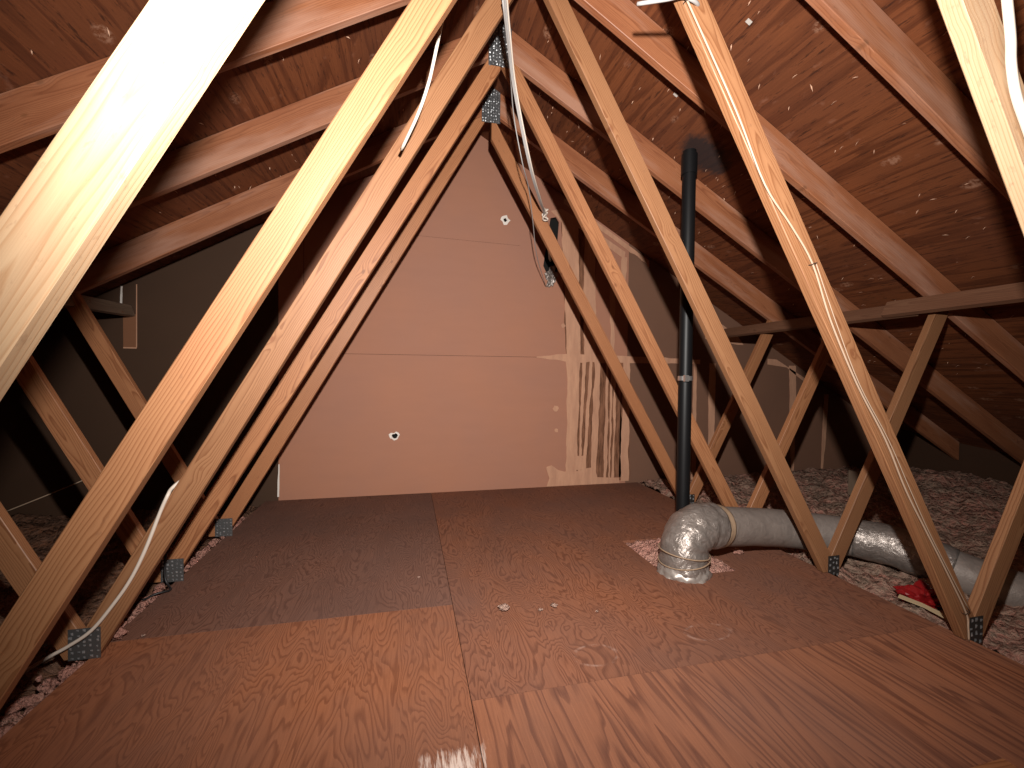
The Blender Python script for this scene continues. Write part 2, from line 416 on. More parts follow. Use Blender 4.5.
bm = bmesh.new()
th = .013
ys = [YB, 2.53, 3.165, YW, YW+.12]
for side in (1, -1):
    rows = []
    for y in ys:
        l = lift(y); ll = lift_left(y); rx, rz = AX + (l-ll)/(2*PIT), AZ + RV + (l+ll)/2
        ex, ez = (XR, roof_top(XR)+l) if side > 0 else (XL, roof_top(XL)+ll)
        rows.append([bm.verts.new(p) for p in ((rx, y, rz+.0005), (ex, y, ez+.0005), (ex, y, ez+th), (rx, y, rz+th))])
    for A, B in zip(rows, rows[1:]):
        for i in range(4):
            j = (i+1) % 4; bm.faces.new((A[j], A[i], B[i], B[j]))
    bm.faces.new(rows[0]); bm.faces.new(rows[-1][::-1])
# splintered nail points and staples torn through the boards
rr = random.Random(3)
def splinters(side, n, x0, x1, y0, y1):
    for _ in range(n):
        x = AX + side*rr.uniform(x0, x1); y = rr.uniform(y0, y1)  # along the slope
        if rr.random() < .45: y = round(y/.15)*.15 + rr.uniform(-.012, .012)
        z = roof_top(x) + (lift(y) if side > 0 else lift_left(y)) - .001
        L = rr.uniform(.010, .034); wdt = rr.uniform(.0014, .0034); ang = rr.gauss(0, .45); h = rr.uniform(.003, .012)
        d = V((math.sin(ang), math.cos(ang), -PIT*side*math.sin(ang))); n_ = V((-math.cos(ang), math.sin(ang), 0))
        c = V((x, y, z))
        vs = [bm.verts.new(c - d*L/2), bm.verts.new(c + n_*wdt), bm.verts.new(c + d*L/2 + V((0, 0, -h))), bm.verts.new(c - n_*wdt)]
        t = bm.verts.new(c + V((0, 0, .002)))
        for i in range(4):
            fc = bm.faces.new((vs[i], vs[(i+1) % 4], t)); fc.material_index = 1
        fc = bm.faces.new(vs); fc.material_index = 1
splinters(1, 460, .25, 3.6, .2, 3.6); splinters(-1, 170, .3, 2.6, .6, 3.6)
struct(link('ceiling', bm, [M['sheath'], M['splinter']]))

# end wall: one board-faced gable with real holes cut through it
def ragged(cx, cz, rx, rz, n, seed, amp):
    q = random.Random(seed)
    return [(cx + rx*math.cos(2*math.pi*i/n)*(1+q.uniform(-amp, amp)), cz + rz*math.sin(2*math.pi*i/n)*(1+q.uniform(-amp, amp))) for i in range(n)]
LW_ = lift(YW)
outer = [(XL, -.3), (XR, -.3), (XR, roof_top(XR)+LW_), (AX+(LW_-.13)/(2*PIT), AZ+RV+(LW_+.13)/2), (XL, roof_top(XL)+.13)]
open_ = [(1.225, 2.08), (1.30, 1.93), (1.372, 1.99), (1.36, 2.30), (1.375, 2.50), (1.345, 2.545), (1.29, 2.53), (1.262, 2.35)]
holes = [open_, ragged(-.108, .514, .026, .022, 14, 1, .25), ragged(.856, 2.472, .016, .016, 10, 2, .3)]
bm = bmesh.new(); edges = []
for loop in [outer] + holes:
    vs = [bm.verts.new((x, YW, z)) for x, z in loop]
    edges += [bm.edges.new((vs[i], vs[(i+1) % len(vs)])) for i in range(len(vs))]
bmesh.ops.triangle_fill(bm, use_beauty=True, use_dissolve=False, edges=edges)
ret = bmesh.ops.extrude_face_region(bm, geom=list(bm.faces))
bmesh.ops.translate(bm, vec=(0, .013, 0), verts=[e for e in ret['geom'] if isinstance(e, bmesh.types.BMVert)])
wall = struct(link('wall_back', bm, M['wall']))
# black sheet behind the holes, painted as the dark of the cavity
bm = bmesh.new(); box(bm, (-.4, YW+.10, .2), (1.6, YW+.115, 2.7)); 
struct(link('wall_dark_backing', bm, M['black']))

def wall_piece(name, poly, d, mat, y=YW, label=None):
    bm = bmesh.new()
    A = [bm.verts.new((x, y-d, z)) for x, z in poly]; B = [bm.verts.new((x, y+.001, z)) for x, z in poly]
    bm.faces.new(A); bm.faces.new(B[::-1])
    for i in range(len(poly)):
        j = (i+1) % len(poly); bm.faces.new((A[j], A[i], B[i], B[j]))
    bm.normal_update()
    bmesh.ops.triangulate(bm, faces=[q for q in bm.faces if len(q.verts) > 4], ngon_method='EAR_CLIP')
    o = link(name, bm, mat, wall)
    if label: o['label'] = label
    return o
def wavy_strip(x0, x1, xb0, xb1, z0, z1, seed, amp=.012):
    """left/right edges at the bottom (xb) and top (x), wandering"""
    n = max(8, int((z1-z0)/.04)); L, R = [], []
    for i in range(n+1):
        t = i/n; z = z0+(z1-z0)*t
        a = amp*noise.noise(V((z*5, seed*7.3, 0))) + amp*.5*noise.noise(V((z*17, seed*3.3, 4)))
        b = amp*noise.noise(V((z*5, seed*5.1, 9))) + amp*.5*noise.noise(V((z*17, seed*2.7, 1)))
        L.append((xb0+(x0-xb0)*t + a, z)); R.append((xb1+(x1-xb1)*t + b, z))
    return L + R[::-1]
# joint compound smeared in vertical bands down the wall
wall_piece('adhesive_smear', wavy_strip(1.58, 1.98, 1.46, 2.12, .06, 1.2, 1, .012), .0012, M['glue'], label='dark dried adhesive behind the pale bands')
wall_piece('adhesive_smear', wavy_strip(1.40, 1.77, 1.46, 1.72, 1.2, 2.50, 21, .012), .0012, M['glue'], label='dark dried adhesive above the seam')
wall_piece('adhesive_smear', wavy_strip(2.03, 2.13, 2.03, 2.15, .03, 1.2, 31, .008), .0012, M['glue'])
strips = [(1.470, 1.605, 1.475, 1.585, .12, 1.22), (1.628, 1.665, 1.602, 1.625, .14, 1.2), (1.70, 1.735, 1.645, 1.675, .10, 1.2),
          (1.752, 1.822, 1.725, 1.79, .07, 1.2), (1.872, 1.90, 1.868, 1.90, .05, 1.2), (1.925, 1.945, 1.918, 1.94, .05, 1.2), (1.957, 1.985, 1.955, 1.975, .05, 1.2), (2.06, 2.125, 2.05, 2.135, .02, 1.2),
          (1.400, 1.565, 1.475, 1.612, 1.2, 2.50), (1.625, 1.742, 1.650, 1.765, 1.2, 2.44), (1.905, 1.955, 1.915, 1.955, 1.22, 2.2)]
for i, (a, b, c_, d_, z0, z1) in enumerate(strips):
    wall_piece('joint_compound_band', wavy_strip(a, b, c_, d_, z0, z1, i+2, .014), .004, M['mud'])
n = 26; up_, dn = [], []
for i in range(n+1):
    t = i/n; x = 1.17 + 1.75*t
    hw = .042*min(1, t*5)*(1-.55*t) + .004; z = 1.228 - .015*t
    up_.append((x, z + hw*(1+.5*noise.noise(V((x*9, 3, 0)))))); dn.append((x, z - hw*(1+.5*noise.noise(V((x*9, 7, 0))))))
wall_piece('joint_compound_seam', up_ + dn[::-1], .005, M['mud'])
wall_piece('joint_compound_patch', [(1.27, .19), (1.33, .205), (1.40, .155), (1.50, .13), (1.60, .14), (1.70, .165), (1.77, .17), (1.80, .07), (2.03, .055), (2.035, .004), (1.28, .004), (1.31, .08)], .006, M['mud'])
wall_piece('paper_patch', [(1.555, .15), (1.675, .15), (1.68, .285), (1.56, .285)], .0065, M['mud'])
for x, z, rr_ in ((1.367, .745, .028), (1.372, .535, .018), (1.43, 1.53, .02)):
    wall_piece('joint_compound_spot', ragged(x, z, rr_, rr_, 12, int(x*100), .2), .003, M['mud'])
# board joints
M['eave_dark'] = plain('shaded_eave_board', (.05, .026, .016), .9, 0., .1)  # dark eave shade put into the colour of the side walls
M['joint'] = plain('board_joint_gap', (.06, .028, .018), .9)
wall_piece('board_joint', [(-.86, 1.2195), (1.2, 1.2255), (1.2, 1.2285), (-.86, 1.2225)], .0006, M['joint'])
wall_piece('board_joint', [(-2.7, 1.238), (-1.0, 1.2195), (-1.0, 1.2225), (-2.7, 1.241)], .0006, M['joint'])
wall_piece('board_joint', [(-.846, 1.78), (-.842, 1.78), (-.842, 2.25), (-.846, 2.25)], .0006, M['joint'])
wall_piece('board_joint', [(-.2, 2.27), (1.0, 2.249), (1.0, 2.2505), (-.2, 2.2715)], .0006, M['joint'])
wall_piece('torn_edge', wavy_strip(-1.036, -1.028, -1.042, -1.03, .03, .30, 55, .004), .002, M['torn'])
def ring_piece(hole, k, seed):
    q = random.Random(seed); cx = sum(p[0] for p in hole)/len(hole); cz = sum(p[1] for p in hole)/len(hole); bm = bmesh.new()
    I = [bm.verts.new((x, YW-.003, z)) for x, z in hole]; O = []; Bk = [bm.verts.new((x, YW+.004, z)) for x, z in hole]
    for x, z in hole:
        s_ = k*q.uniform(.85, 1.2); O.append(bm.verts.new((cx+(x-cx)*s_, YW-.0005, cz+(z-cz)*s_)))
    m = len(hole)
    for i in range(m):
        j = (i+1) % m; bm.faces.new((I[i], I[j], O[j], O[i])); bm.faces.new((I[j], I[i], Bk[i], Bk[j]))
    o = link('torn_paper_ring', bm, M['torn'], wall); o['label'] = 'torn white paper edge around a hole in the board'
ring_piece(holes[1], 1.75, 4); ring_piece(holes[2], 2.3, 5)
M['patch'] = plain('bare_brown_board', (.20, .085, .04), .8)
# cut-out round the brace end on the left
wall_piece('cutout_patch', [(-2.115, 1.235), (-2.03, 1.235), (-2.03, 1.49), (-2.115, 1.49)], .002, M['patch'])
wall_piece('torn_edge', [(-2.115, 1.228), (-2.028, 1.228), (-2.028, 1.238), (-2.115, 1.238)], .003, M['mud'])
wall_piece('torn_edge', [(-2.031, 1.238), (-2.025, 1.238), (-2.022, 1.72), (-2.028, 1.72)], .003, M['mud'])
wall_piece('torn_edge', wavy_strip(-2.128, -2.112, -2.135, -2.12, 1.55, 1.70, 77, .01), .003, M['torn'])
# compound over the joints at the right
for q, sd in (((2.845, 2.88, 2.84, 2.90, -.1, 1.2), 41), ((3.03, 3.11, 3.04, 3.10, -.1, 1.2), 42), ((4.03, 4.12, 4.09, 4.13, -.05, 1.19), 43), ((4.51, 4.57, 4.49, 4.52, -.05, .88), 44)):
    wall_piece('joint_compound_band', wavy_strip(*q[:4], q[4], q[5], sd, .01), .004, M['mud'])
wall_piece('joint_compound_band', [(2.96, 1.70), (3.02, 1.69), (3.36, 1.50), (3.44, 1.40), (3.36, 1.40), (3.10, 1.44), (2.98, 1.45)], .004, M['mud'])
wall_piece('joint_compound_band', [(3.75, 1.26), (3.86, 1.255), (4.35, 1.0), (4.34, .955), (4.1, 1.10), (4.0, 1.17), (3.75, 1.20)], .004, M['mud'])
wall_piece('joint_compound_band', wavy_strip(2.02, 2.08, 2.02, 2.05, 1.80, 2.22, 46, .014), .004, M['mud'])
wall_piece('joint_compound_band', [(1.40, 2.50), (1.29, 2.595), (1.40, 2.625), (1.62, 2.52), (1.75, 2.44), (2.06, 2.27), (2.05, 2.2), (1.75, 2.38), (1.55, 2.47)], .005, M['mud'])

rk = [(1.42 + .9*i/22, 2.735 - .5836*(.9*i/22)) for i in range(23)]
wall_piece('joint_compound_band', [(x, z-.005) for x, z in rk] + [(x, z - .055 - .03*noise.noise(V((x*14, 2, 2)))) for x, z in rk[::-1]], .006, M['mud'])
# closures behind the camera and at the eaves (continuing attic)
bm = bmesh.new()
vs = [bm.verts.new((x, YB, z)) for x, z in ((XL, -.3), (XR, -.3), (XR, roof_top(XR)), (AX, roof_top(AX)), (XL, roof_top(XL)))]
bm.faces.new(vs); ret = bmesh.ops.extrude_face_region(bm, geom=list(bm.faces)); bmesh.ops.translate(bm, vec=(0, -.02, 0), verts=[e for e in ret['geom'] if isinstance(e, bmesh.types.BMVert)])
struct(link('wall_front', bm, M['wall']))
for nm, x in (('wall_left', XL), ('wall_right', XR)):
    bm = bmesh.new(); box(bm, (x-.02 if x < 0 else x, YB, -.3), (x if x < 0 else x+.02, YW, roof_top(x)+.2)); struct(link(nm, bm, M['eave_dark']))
# ceiling board of the room below, under the insulation
bm = bmesh.new(); box(bm, (XL, YB, -.2), (XR, YW, -.185)); struct(link('floor_lower', bm, M['wall']))

# ------------------------------------------------------------------ roof trusses
LAB = {1: 'timber roof truss standing closest to the brown end wall',
       2: 'second timber roof truss from the brown end wall',
       3: 'middle timber roof truss, third from the brown end wall',
       4: 'timber roof truss with a thin white cable stapled down its right web',
       5: 'nearest timber roof truss, its wide pale webs crossing the upper picture corners'}
def gusset(parent, cx, cz, w_, h_, y, cols, rows, mat, label=None):
    bm = bmesh.new(); box(bm, (cx-w_/2, y-.0018, cz-h_/2), (cx+w_/2, y, cz+h_/2))
    q = random.Random(int(cx*1000+cz*777+y*55))
    for i in range(cols):
        for j in range(rows):
            x = cx - w_/2 + w_*(i+.5)/cols; z = cz - h_/2 + h_*(j+.5+(.2 if i % 2 else -.2)*.5)/rows
            x += q.gauss(0, .1)*w_/cols; z += q.gauss(0, .14)*h_/rows
            a, b = w_/cols*.26*q.uniform(.6, 1.1), h_/rows*.28*q.uniform(.5, 1.15)
            p = [bm.verts.new(q) for q in ((x-a, y-.0016, z-b), (x+a, y-.0016, z-b), (x+a, y-.0016, z+b), (x-a, y-.0016, z+b), (x + q.uniform(-1, 1)*a, y-.006, z+b*q.uniform(-.6, .8)))]
            for k in range(4):
                fc = bm.faces.new((p[k], p[(k+1) % 4], p[4])); fc.material_index = 1
    o = link('gusset_plate', bm, [mat, M['tooth']], parent, loc=parent.location)
    if label: o['label'] = label
    return o
def build_truss(k):
    y0 = TY[k]; y1 = y0+T
    t = empty('roof_truss', (AX, y0+T/2, -.15), LAB[k], 'roof truss', 'timber roof trusses along the attic')
    base = t.location.copy(); sd = k*20
    l = lift(y0+T/2); ax, az = AX + l/(2*PIT), AZ + l/2
    mw = M['web_overexposed'] if k == 5 else M['web_dimmed'] if k in (3, 4) else M['web']
    # top chords
    lo = [(ax, az), (XR-.02, roof_low(XR-.02)+l), (XR-.02, roof_top(XR-.02)+l-.001), (ax, az+RV-.001)]
    prism_xz('rafter', lo, y0, y1, M['rafter'], t, base, (1, -PIT), sd+1)
    lo = [(ax-.0005, az), (ax-.0005, az+RV-.001), (XL+.02, roof_top(XL+.02)-.001), (XL+.02, roof_low(XL+.02))]
    prism_xz('rafter', lo, y0, y1, M['rafter'], t, base, (1, PIT), sd+2)
    # inner webs
    for side, (x0, m) in ((-1, LW[k]), (1, RW[k])):
        o_ = WD*math.sqrt(1+m*m)*side
        poly = [(x0, 0.002), (x0+o_, 0.002), (x0+o_+m*3.3, 3.3), (x0+m*3.3, 3.3)]
        poly = clip(poly, -side, 0, -side*(ax + side*.0008))                       # mitre at the ridge line
        poly = clip(poly, side*PIT, 1, az + PIT*side*ax - .001)                    # under the rafter
        # mitre with the outer web: vertical cut through the crossing of the two front edges
        xo = x0 + o_; mo = .52*side; xu = xo - .100*side
        zc = (xo - xu)/(mo - m); xc = xo + m*zc
        P2 = poly
        lowp = clip(clip(P2, 0, 1, zc), side, 0, side*xc); hip = clip(P2, 0, -1, -zc)
        if len(lowp) >= 3 and len(hip) >= 3:
            a = [p for p in lowp if p[1] < zc-1e-6]; b = [p for p in hip if p[1] > zc+1e-6]
            inner_lo = min(a, key=lambda p: side*p[0]); outer_lo = max(a, key=lambda p: side*p[0])
            rest = b
            cx_ = sum(p[0] for p in rest)/len(rest)
            # polygon: inner low, outer low, crossing, then the upper points in order
            allp = [inner_lo, outer_lo, (xc, zc)]
            ups = sorted(rest, key=lambda p: 0)
            i0 = hip.index(b[0])
            order = [p for p in hip if p[1] > zc+1e-6]
            # hip is ordered the same way round as the starting polygon; rotate so it starts on the outer edge
            ds = [abs(p[0] - (xo + m*p[1])) for p in order]; st = ds.index(min(ds)); order = order[st:] + order[:st]
            poly = allp + order
        prism_xz('web', poly, y0, y1, mw, t, base, (m, 1), sd+4+side)
        # outer web up to the rafter
        ml = mo
        q = [(xo, .002), (xo + ml*2.4, 2.4), (xu + ml*2.4, 2.4), (xu, .002)]
        q = clip(q, side*PIT, 1, az + PIT*side*ax - .001)
        q = clip(q, -side, 0, -side*(xc + side*.0008))
        q2 = clip(q, 0, -1, -.002)
        prism_xz('web', q2, y0, y1, mw, t, base, (ml, 1), sd+8+side)
        # plates on both faces of the foot
        if side < 0: gusset(t, -1.146, .058, .10, .115, y0-.0002, 5, 6, M['plate_foot'])
        else: gusset(t, 2.266, .034, .074, .115, y0-.0002, 3, 4, M['plate_dark'], 'dark plate with bright teeth')
    gusset(t, ax-.005, az+.045, .135, .25, y0-.0002, 7, 12, M['plate'], 'ridge plate, bright galvanised')
    # bottom chord
    c0 = [(XL+.05, -.15), (XR-.05, -.15), (XR-.05, -.065), (XL+.05, -.065)]
    prism_xz('bottom_chord', c0, y0, y1, mw, t, base, (1, 0), sd+12)
    return t
TR = {k: build_truss(k) for k in (1, 2, 3, 4, 5)}

# ------------------------------------------------------------------ longitudinal braces
wv = V((.46, 0, .89))
tag(board('brace_board', (2.915, 1.96, 1.475), (2.93, 3.70, 1.475), wv, .085, .036, M['brace'], seed=201),
    'dusty grey-brown brace board running along the right roof slope towards the end wall', 'brace')
tag(board('brace_board', (2.872, .55, 1.482), (2.88, 2.12, 1.486), wv, .095, .036, M['brace'], seed=202),
    'nearer brown brace board on the right, overlapping the dusty one beyond it', 'brace')
tag(board('brace_board', (-1.925, 2.9, 1.462), (-2.06, YW-.012, 1.512), V((-.3, 0, .95)), .085, .036, M['grey'], seed=203),
    'weathered grey brace board on the left, ending at the cut-out in the end wall', 'brace')

# ------------------------------------------------------------------ vent pipe
vp = empty('vent_pipe', (1.64, 2.35, 0), 'black plastic vent pipe rising from behind the silver duct to the roof', 'pipe')
def lathe(name, prof, mat, parent, cx, cy, seg=28, smooth=True):
    bm = bmesh.new(); rings = []
    for rr_, z in prof: rings.append([bm.verts.new((cx+rr_*math.cos(2*math.pi*k/seg), cy+rr_*math.sin(2*math.pi*k/seg), z)) for k in range(seg)])
    for a, b in zip(rings, rings[1:]):
        for k in range(seg): bm.faces.new((a[k], a[(k+1) % seg], b[(k+1) % seg], b[k]))
    bm.faces.new(rings[0][::-1]); bm.faces.new(rings[-1])
    o = link(name, bm, mat, parent, smooth, parent.location)
    m = o.modifiers.new('edge', 'EDGE_SPLIT'); m.split_angle = math.radians(40)
    return o
ztop = roof_top(1.64) - .03
def leanpipe(r_, z0, z1, name, mat):
    return lathe(name, [(r_, z0), (r_, z1)], mat, vp, 1.64, 2.35)
leanpipe(.039, -.12, roof_top(1.68)-.006, 'pipe', M['abs'])
leanpipe(.046, ztop-.14, ztop-.02, 'coupling', M['abs'])
o = lathe('band_clamp', [(.041, 1.035), (.043, 1.036), (.043, 1.062), (.041, 1.063)], M['clamp'], vp, 1.64, 2.35); o['label'] = 'bright steel band clamp'
bm = bmesh.new(); box(bm, (1.60, 2.292, 1.030), (1.625, 2.312, 1.068)); link('clamp_screw', bm, M['clamp'], vp, loc=vp.location)

# ------------------------------------------------------------------ silver insulated duct
du = empty('air_duct', (1.46, 2.09, 0), 'silver jacketed air duct elbowing out of the floor hole and off to the right', 'duct')
def wrinkle(R, amp, sd):
    def fn(i, a, n):
        return R*(1 + amp*noise.noise(V((math.cos(a)*1.6, math.sin(a)*1.6, i*.33 + sd))) + amp*.5*noise.noise(V((math.cos(a)*5, math.sin(a)*5, i*.9 + sd))))
    return fn
el = [(1.462, 2.075, -.12), (1.462, 2.075, -.02), (1.462, 2.078, .07), (1.475, 2.09, .145), (1.525, 2.105, .205), (1.60, 2.12, .225), (1.685, 2.135, .215)]
tube('elbow', el, .12, M['foil'], du, 40, 8, wrinkle(.124, .075, 2))['label'] = 'crinkled foil-taped elbow'
run = [(1.66, 2.133, .215), (1.82, 2.16, .195), (2.05, 2.19, .165), (2.30, 2.18, .135), (2.52, 2.10, .115), (2.62, 2.02, .11)]
tube('run', run, .11, M['jacket'], du, 36, 8, wrinkle(.110, .02, 9))
run2 = [(2.58, 2.05, .115), (2.68, 1.92, .11), (2.74, 1.80, .09), (2.80, 1.69, .06)]
tube('foil_collar', run2, .108, M['foil'], du, 36, 8, wrinkle(.112, .05, 5))['label'] = 'shiny foil collar on the duct beyond the web foot'
run3 = [(2.76, 1.76, .075), (2.86, 1.60, .03), (2.98, 1.45, -.005), (3.12, 1.28, -.02), (3.26, 1.0, -.03), (3.35, .6, -.03)]
tube('run', run3, .106, M['jacket'], du, 36, 8, wrinkle(.107, .02, 15))
tube('tape_band', [(1.675, 2.134, .216), (1.70, 2.139, .213), (1.73, 2.145, .209)], .114, M['tape'], du, 36, 4, wrinkle(.119, .03, 1))['label'] = 'brown tape band'
bm = bmesh.new(); rings = []
for j in range(9):
    z = .062 - .0078*j; ring = []
    for k in range(72):
        a_ = 2*math.pi*k/72; R = .121 + .0022*j + (.011*j/8+.004)*noise.noise(V((math.cos(a_)*6, math.sin(a_)*6, j*.35))) + .006*noise.noise(V((math.cos(a_)*13, math.sin(a_)*13, j*.8)))
        ring.append(bm.verts.new((1.462+R*math.cos(a_), 2.076+R*math.sin(a_), z)))
    rings.append(ring)
for A_, B_ in zip(rings, rings[1:]):
    for k in range(72): bm.faces.new((A_[k], A_[(k+1) % 72], B_[(k+1) % 72], B_[k]))
link('foil_skirt', bm, M['foil_bright'], du, True, du.location)['label'] = 'bright crumpled foil skirt at the floor'
for z, tilt in ((.075, .02), (.115, -.015)):
    bm = bmesh.new(); pth = [V((1.462+.132*math.cos(a), 2.076+.132*math.sin(a), z+tilt*math.cos(a))) for a in [2*math.pi*i/28 for i in range(29)]]
    tube_bm(bm, pth, .0035, 6, None, False); link('twine', bm, M['tape'], du, True, du.location)

# ------------------------------------------------------------------ insulation
def insul(name, x0, x1, y0, y1, step, zf, mat, label, amp):
    nx, ny = int((x1-x0)/step), int((y1-y0)/step); bm = bmesh.new(); G = []
    for i in range(nx+1):
        row = []
        for j in range(ny+1):
            x = x0+(x1-x0)*i/nx; y = y0+(y1-y0)*j/ny; p = V((x, y, 0))
            h = zf(x, y) + amp*noise.noise(p*4.5) + amp*.8*noise.noise(p*11) + amp*.6*noise.noise(p*26) + amp*.3*noise.noise(p*60)
            row.append(bm.verts.new((x+.01*noise.noise(p*30), y+.01*noise.noise(p*30+V((9, 9, 9))), h)))
        G.append(row)
    for i in range(nx):
        for j in range(ny): bm.faces.new((G[i][j], G[i+1][j], G[i+1][j+1], G[i][j+1]))
    o = link(name, bm, mat, None, True); tag(o, label, 'insulation', kind='stuff'); return o
insul('loose_insulation', FRX+.004, XR-.01, .3, YW-.03, .022, lambda x, y: -.035 + .03*min(1, max(0, (x-2.5)/.8)) + .05*max(0, min(1, (y-2.6)/1.0)) + .13*max(0, min(1, (x-3.95)/.8))*max(0, min(1, (3.7-y)/.5)), M['insul'],
      'grey and pink loose insulation beyond the right edge of the plywood floor', .045)
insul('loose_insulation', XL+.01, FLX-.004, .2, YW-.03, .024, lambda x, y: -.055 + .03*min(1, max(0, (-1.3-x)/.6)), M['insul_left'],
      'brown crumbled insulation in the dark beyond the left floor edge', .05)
def hole_pile():
    bm = bmesh.new(); n = 40; G = []
    for i in range(n+1):
        row = []
        for j in range(n+1):
            x = HX0+.003+(HX1-HX0-.006)*i/n; y = HY0+.003+(HY1-HY0-.006)*j/n; p = V((x, y, 0))
            e = min(i, n-i, j, n-j)/n
            row.append(bm.verts.new((x, y, -.02 + .045*min(1, e*5) + .028*noise.noise(p*22) + .018*noise.noise(p*55))))
        G.append(row)
    for i in range(n):
        for j in range(n): bm.faces.new((G[i][j], G[i+1][j], G[i+1][j+1], G[i][j+1]))
    tag(link('pink_insulation', bm, M['pink'], None, True), 'pink glass wool bulging from the floor hole around the duct elbow', 'insulation', kind='stuff')
hole_pile()
def edge_fluff():
    bm = bmesh.new(); q = random.Random(12)
    for i in range(150):
        y = q.uniform(1.0, 3.6); x = FLX - .022 - abs(q.gauss(0, .022)); sz = q.uniform(.008, .022)
        mt = Matrix.Translation((x, y, q.uniform(-.035, -.004))) @ Matrix.Rotation(q.uniform(0, 6), 4, 'Z') @ Matrix.Diagonal((sz*1.3, sz, sz*.8, 1))
        rv = bmesh.ops.create_icosphere(bm, subdivisions=2, radius=1, matrix=mt)
        for v in rv['verts']: v.co += V((noise.noise(v.co*70), noise.noise(v.co*70+V((5, 0, 0))), noise.noise(v.co*70+V((0, 5, 0)))))*.012
    tag(link('edge_insulation', bm, M['pink'], None, True), 'line of pink glass wool tufts tucked along the left floor edge', 'insulation', kind='stuff')
edge_fluff()

# ------------------------------------------------------------------ cables
ctr = 'cable'
t4 = TY[4]
pts = [(.80, t4-.010, 2.385), (.871, t4-.009, 2.271), (1.061, t4-.009, 1.954), (1.183, t4-.010, 1.718), (1.294, t4-.009, 1.592), (1.393, t4-.008, 1.464), (1.478, t4-.008, 1.269), (1.605, t4-.009, 1.039), (1.75, t4-.008, .829), (1.856, t4-.009, .634), (1.964, t4-.008, .472), (2.076, t4-.009, .304), (2.192, t4-.009, .122), (2.206, t4-.010, .06), (2.212, t4-.010, .006)]
c4 = empty('electrical_cable', (1.393, t4, 1.464), 'thin white cable stapled down the front of the right web of the fourth truss', 'cable')
tube('sheath', pts, .0034, M['cable_old'], c4, 8, 5)
tube('sheath', [(x+.016+.006*math.sin(i*2), y, z) for i, (x, y, z) in enumerate(pts[5:13])], .0019, M['cable_old'], c4, 8, 5)['label'] = 'thinner tan strand beside the white one'
for (x, z) in ((1.393, 1.464), (.871, 2.271), (2.192, .122)):
    bm = bmesh.new(); pth = [V((x-.010, t4-.0005, z-.004)), V((x-.010, t4-.015, z-.004)), V((x+.012, t4-.015, z+.004)), V((x+.012, t4-.0005, z+.004))]
    tube_bm(bm, pth, .0012, 6); link('staple', bm, M['plate_dark'], c4, False, c4.location)
tag(tube('electrical_cable', [(.74, 1.36, 2.305), (.81, 1.30, 2.285), (.845, 1.268, 2.275), (.885, 1.266, 2.27), (.93, 1.30, 2.285), (.98, 1.40, 2.34)], .0065, M['cable_grey'], None, 8, 6),
    'short pale cable looping over the top of the fourth right web at the picture edge', ctr)
t5 = TY[5]
tag(tube('electrical_cable', [(1.16, t5-.014, 2.05), (1.195, t5-.014, 1.93), (1.209, t5-.015, 1.853), (1.222, t5-.016, 1.773), (1.230, t5-.014, 1.723), (1.251, t5-.012, 1.664), (1.29, t5-.011, 1.60), (1.38, t5-.011, 1.45)], .0085, M['cable'], None, 10, 6),
    'thick white cable running down the nearest right web at the upper right corner', ctr)
t3 = TY[3]
tag(tube('electrical_cable', [(-.76, t3+.06, .68), (-.80, t3+.058, .655), (-.846, t3+.05, .64), (-.874, t3+.018, .612), (-.876, t3-.011, .59), (-.90, t3-.010, .531), (-.949, t3-.010, .392), (-.997, t3-.010, .284), (-1.054, t3-.012, .193), (-1.116, t3-.016, .112), (-1.183, t3-.018, .065), (-1.249, t3-.02, .03), (-1.33, t3-.02, -.02)], .0065, M['cable'], None, 8, 6),
    'white cable running down the left web foot of the middle truss to its metal plate', ctr)
tag(tube('electrical_cable', [(.14, 1.42, 2.40), (.11, 1.55, 2.29), (.083, 1.6, 2.17), (.063, 1.6, 2.08), (.029, 1.66, 2.005), (-.03, 1.78, 1.93)], .006, M['cable'], None, 8, 6),
    'short white cable drooping between two left webs near the ridge', ctr)
rc = empty('hanging_cable', (.52, 2.2, 2.5), 'bundle of pale cables dangling from the ridge down to the end wall opening', 'cable')
A = [(.30, 1.62, 2.66), (.36, 1.75, 2.637), (.427, 1.95, 2.602), (.521, 2.2, 2.508), (.674, 2.45, 2.263), (.841, 2.8, 2.215), (.971, 3.1, 2.233), (1.045, 3.24, 2.12), (1.17, 3.6, 2.08), (1.30, 3.958, 2.13)]
for dx, rd, mt in ((0, .0048, 'cable_grey'), (.009, .004, 'cable'), (-.008, .004, 'cable_grey')):
    tube('strand', [(x+dx*(1-.5*i/9), y, z+dx*.3) for i, (x, y, z) in enumerate(A)], rd, M[mt], rc, 8, 6)
tube('strand', [(.37, 1.8, 2.60), (.47, 2.1, 2.56), (.563, 2.4, 2.50), (.640, 2.5, 2.30), (.75, 2.75, 2.26), (.865, 3.05, 2.16), (1.0, 3.4, 2.02), (1.235, 3.90, 1.885)], .0032, M['cable_grey'], rc, 8, 6)['label'] = 'thin separate strand'
kn = []
for i in range(22):
    a = i*.95; kn.append((.971+.018*math.cos(a), 3.095+.014*math.sin(a*1.3), 2.235+.040*math.sin(i*.36+.3)))
tube('knot', kn, .0055, M['cable'], rc, 7, 3)['label'] = 'looped cable knot'
tag(tube('electrical_cable', [(-1.150, 2.468, .16), (-1.155, 2.466, .122), (-1.150, 2.455, .045), (-1.128, 2.44, .012), (-1.105, 2.40, .009), (-1.15, 2.36, .012), (-1.22, 2.34, -.02)], .005, M['cable_black'], None, 8, 6),
    'black cable drooping from the second truss foot onto the left floor edge', ctr)
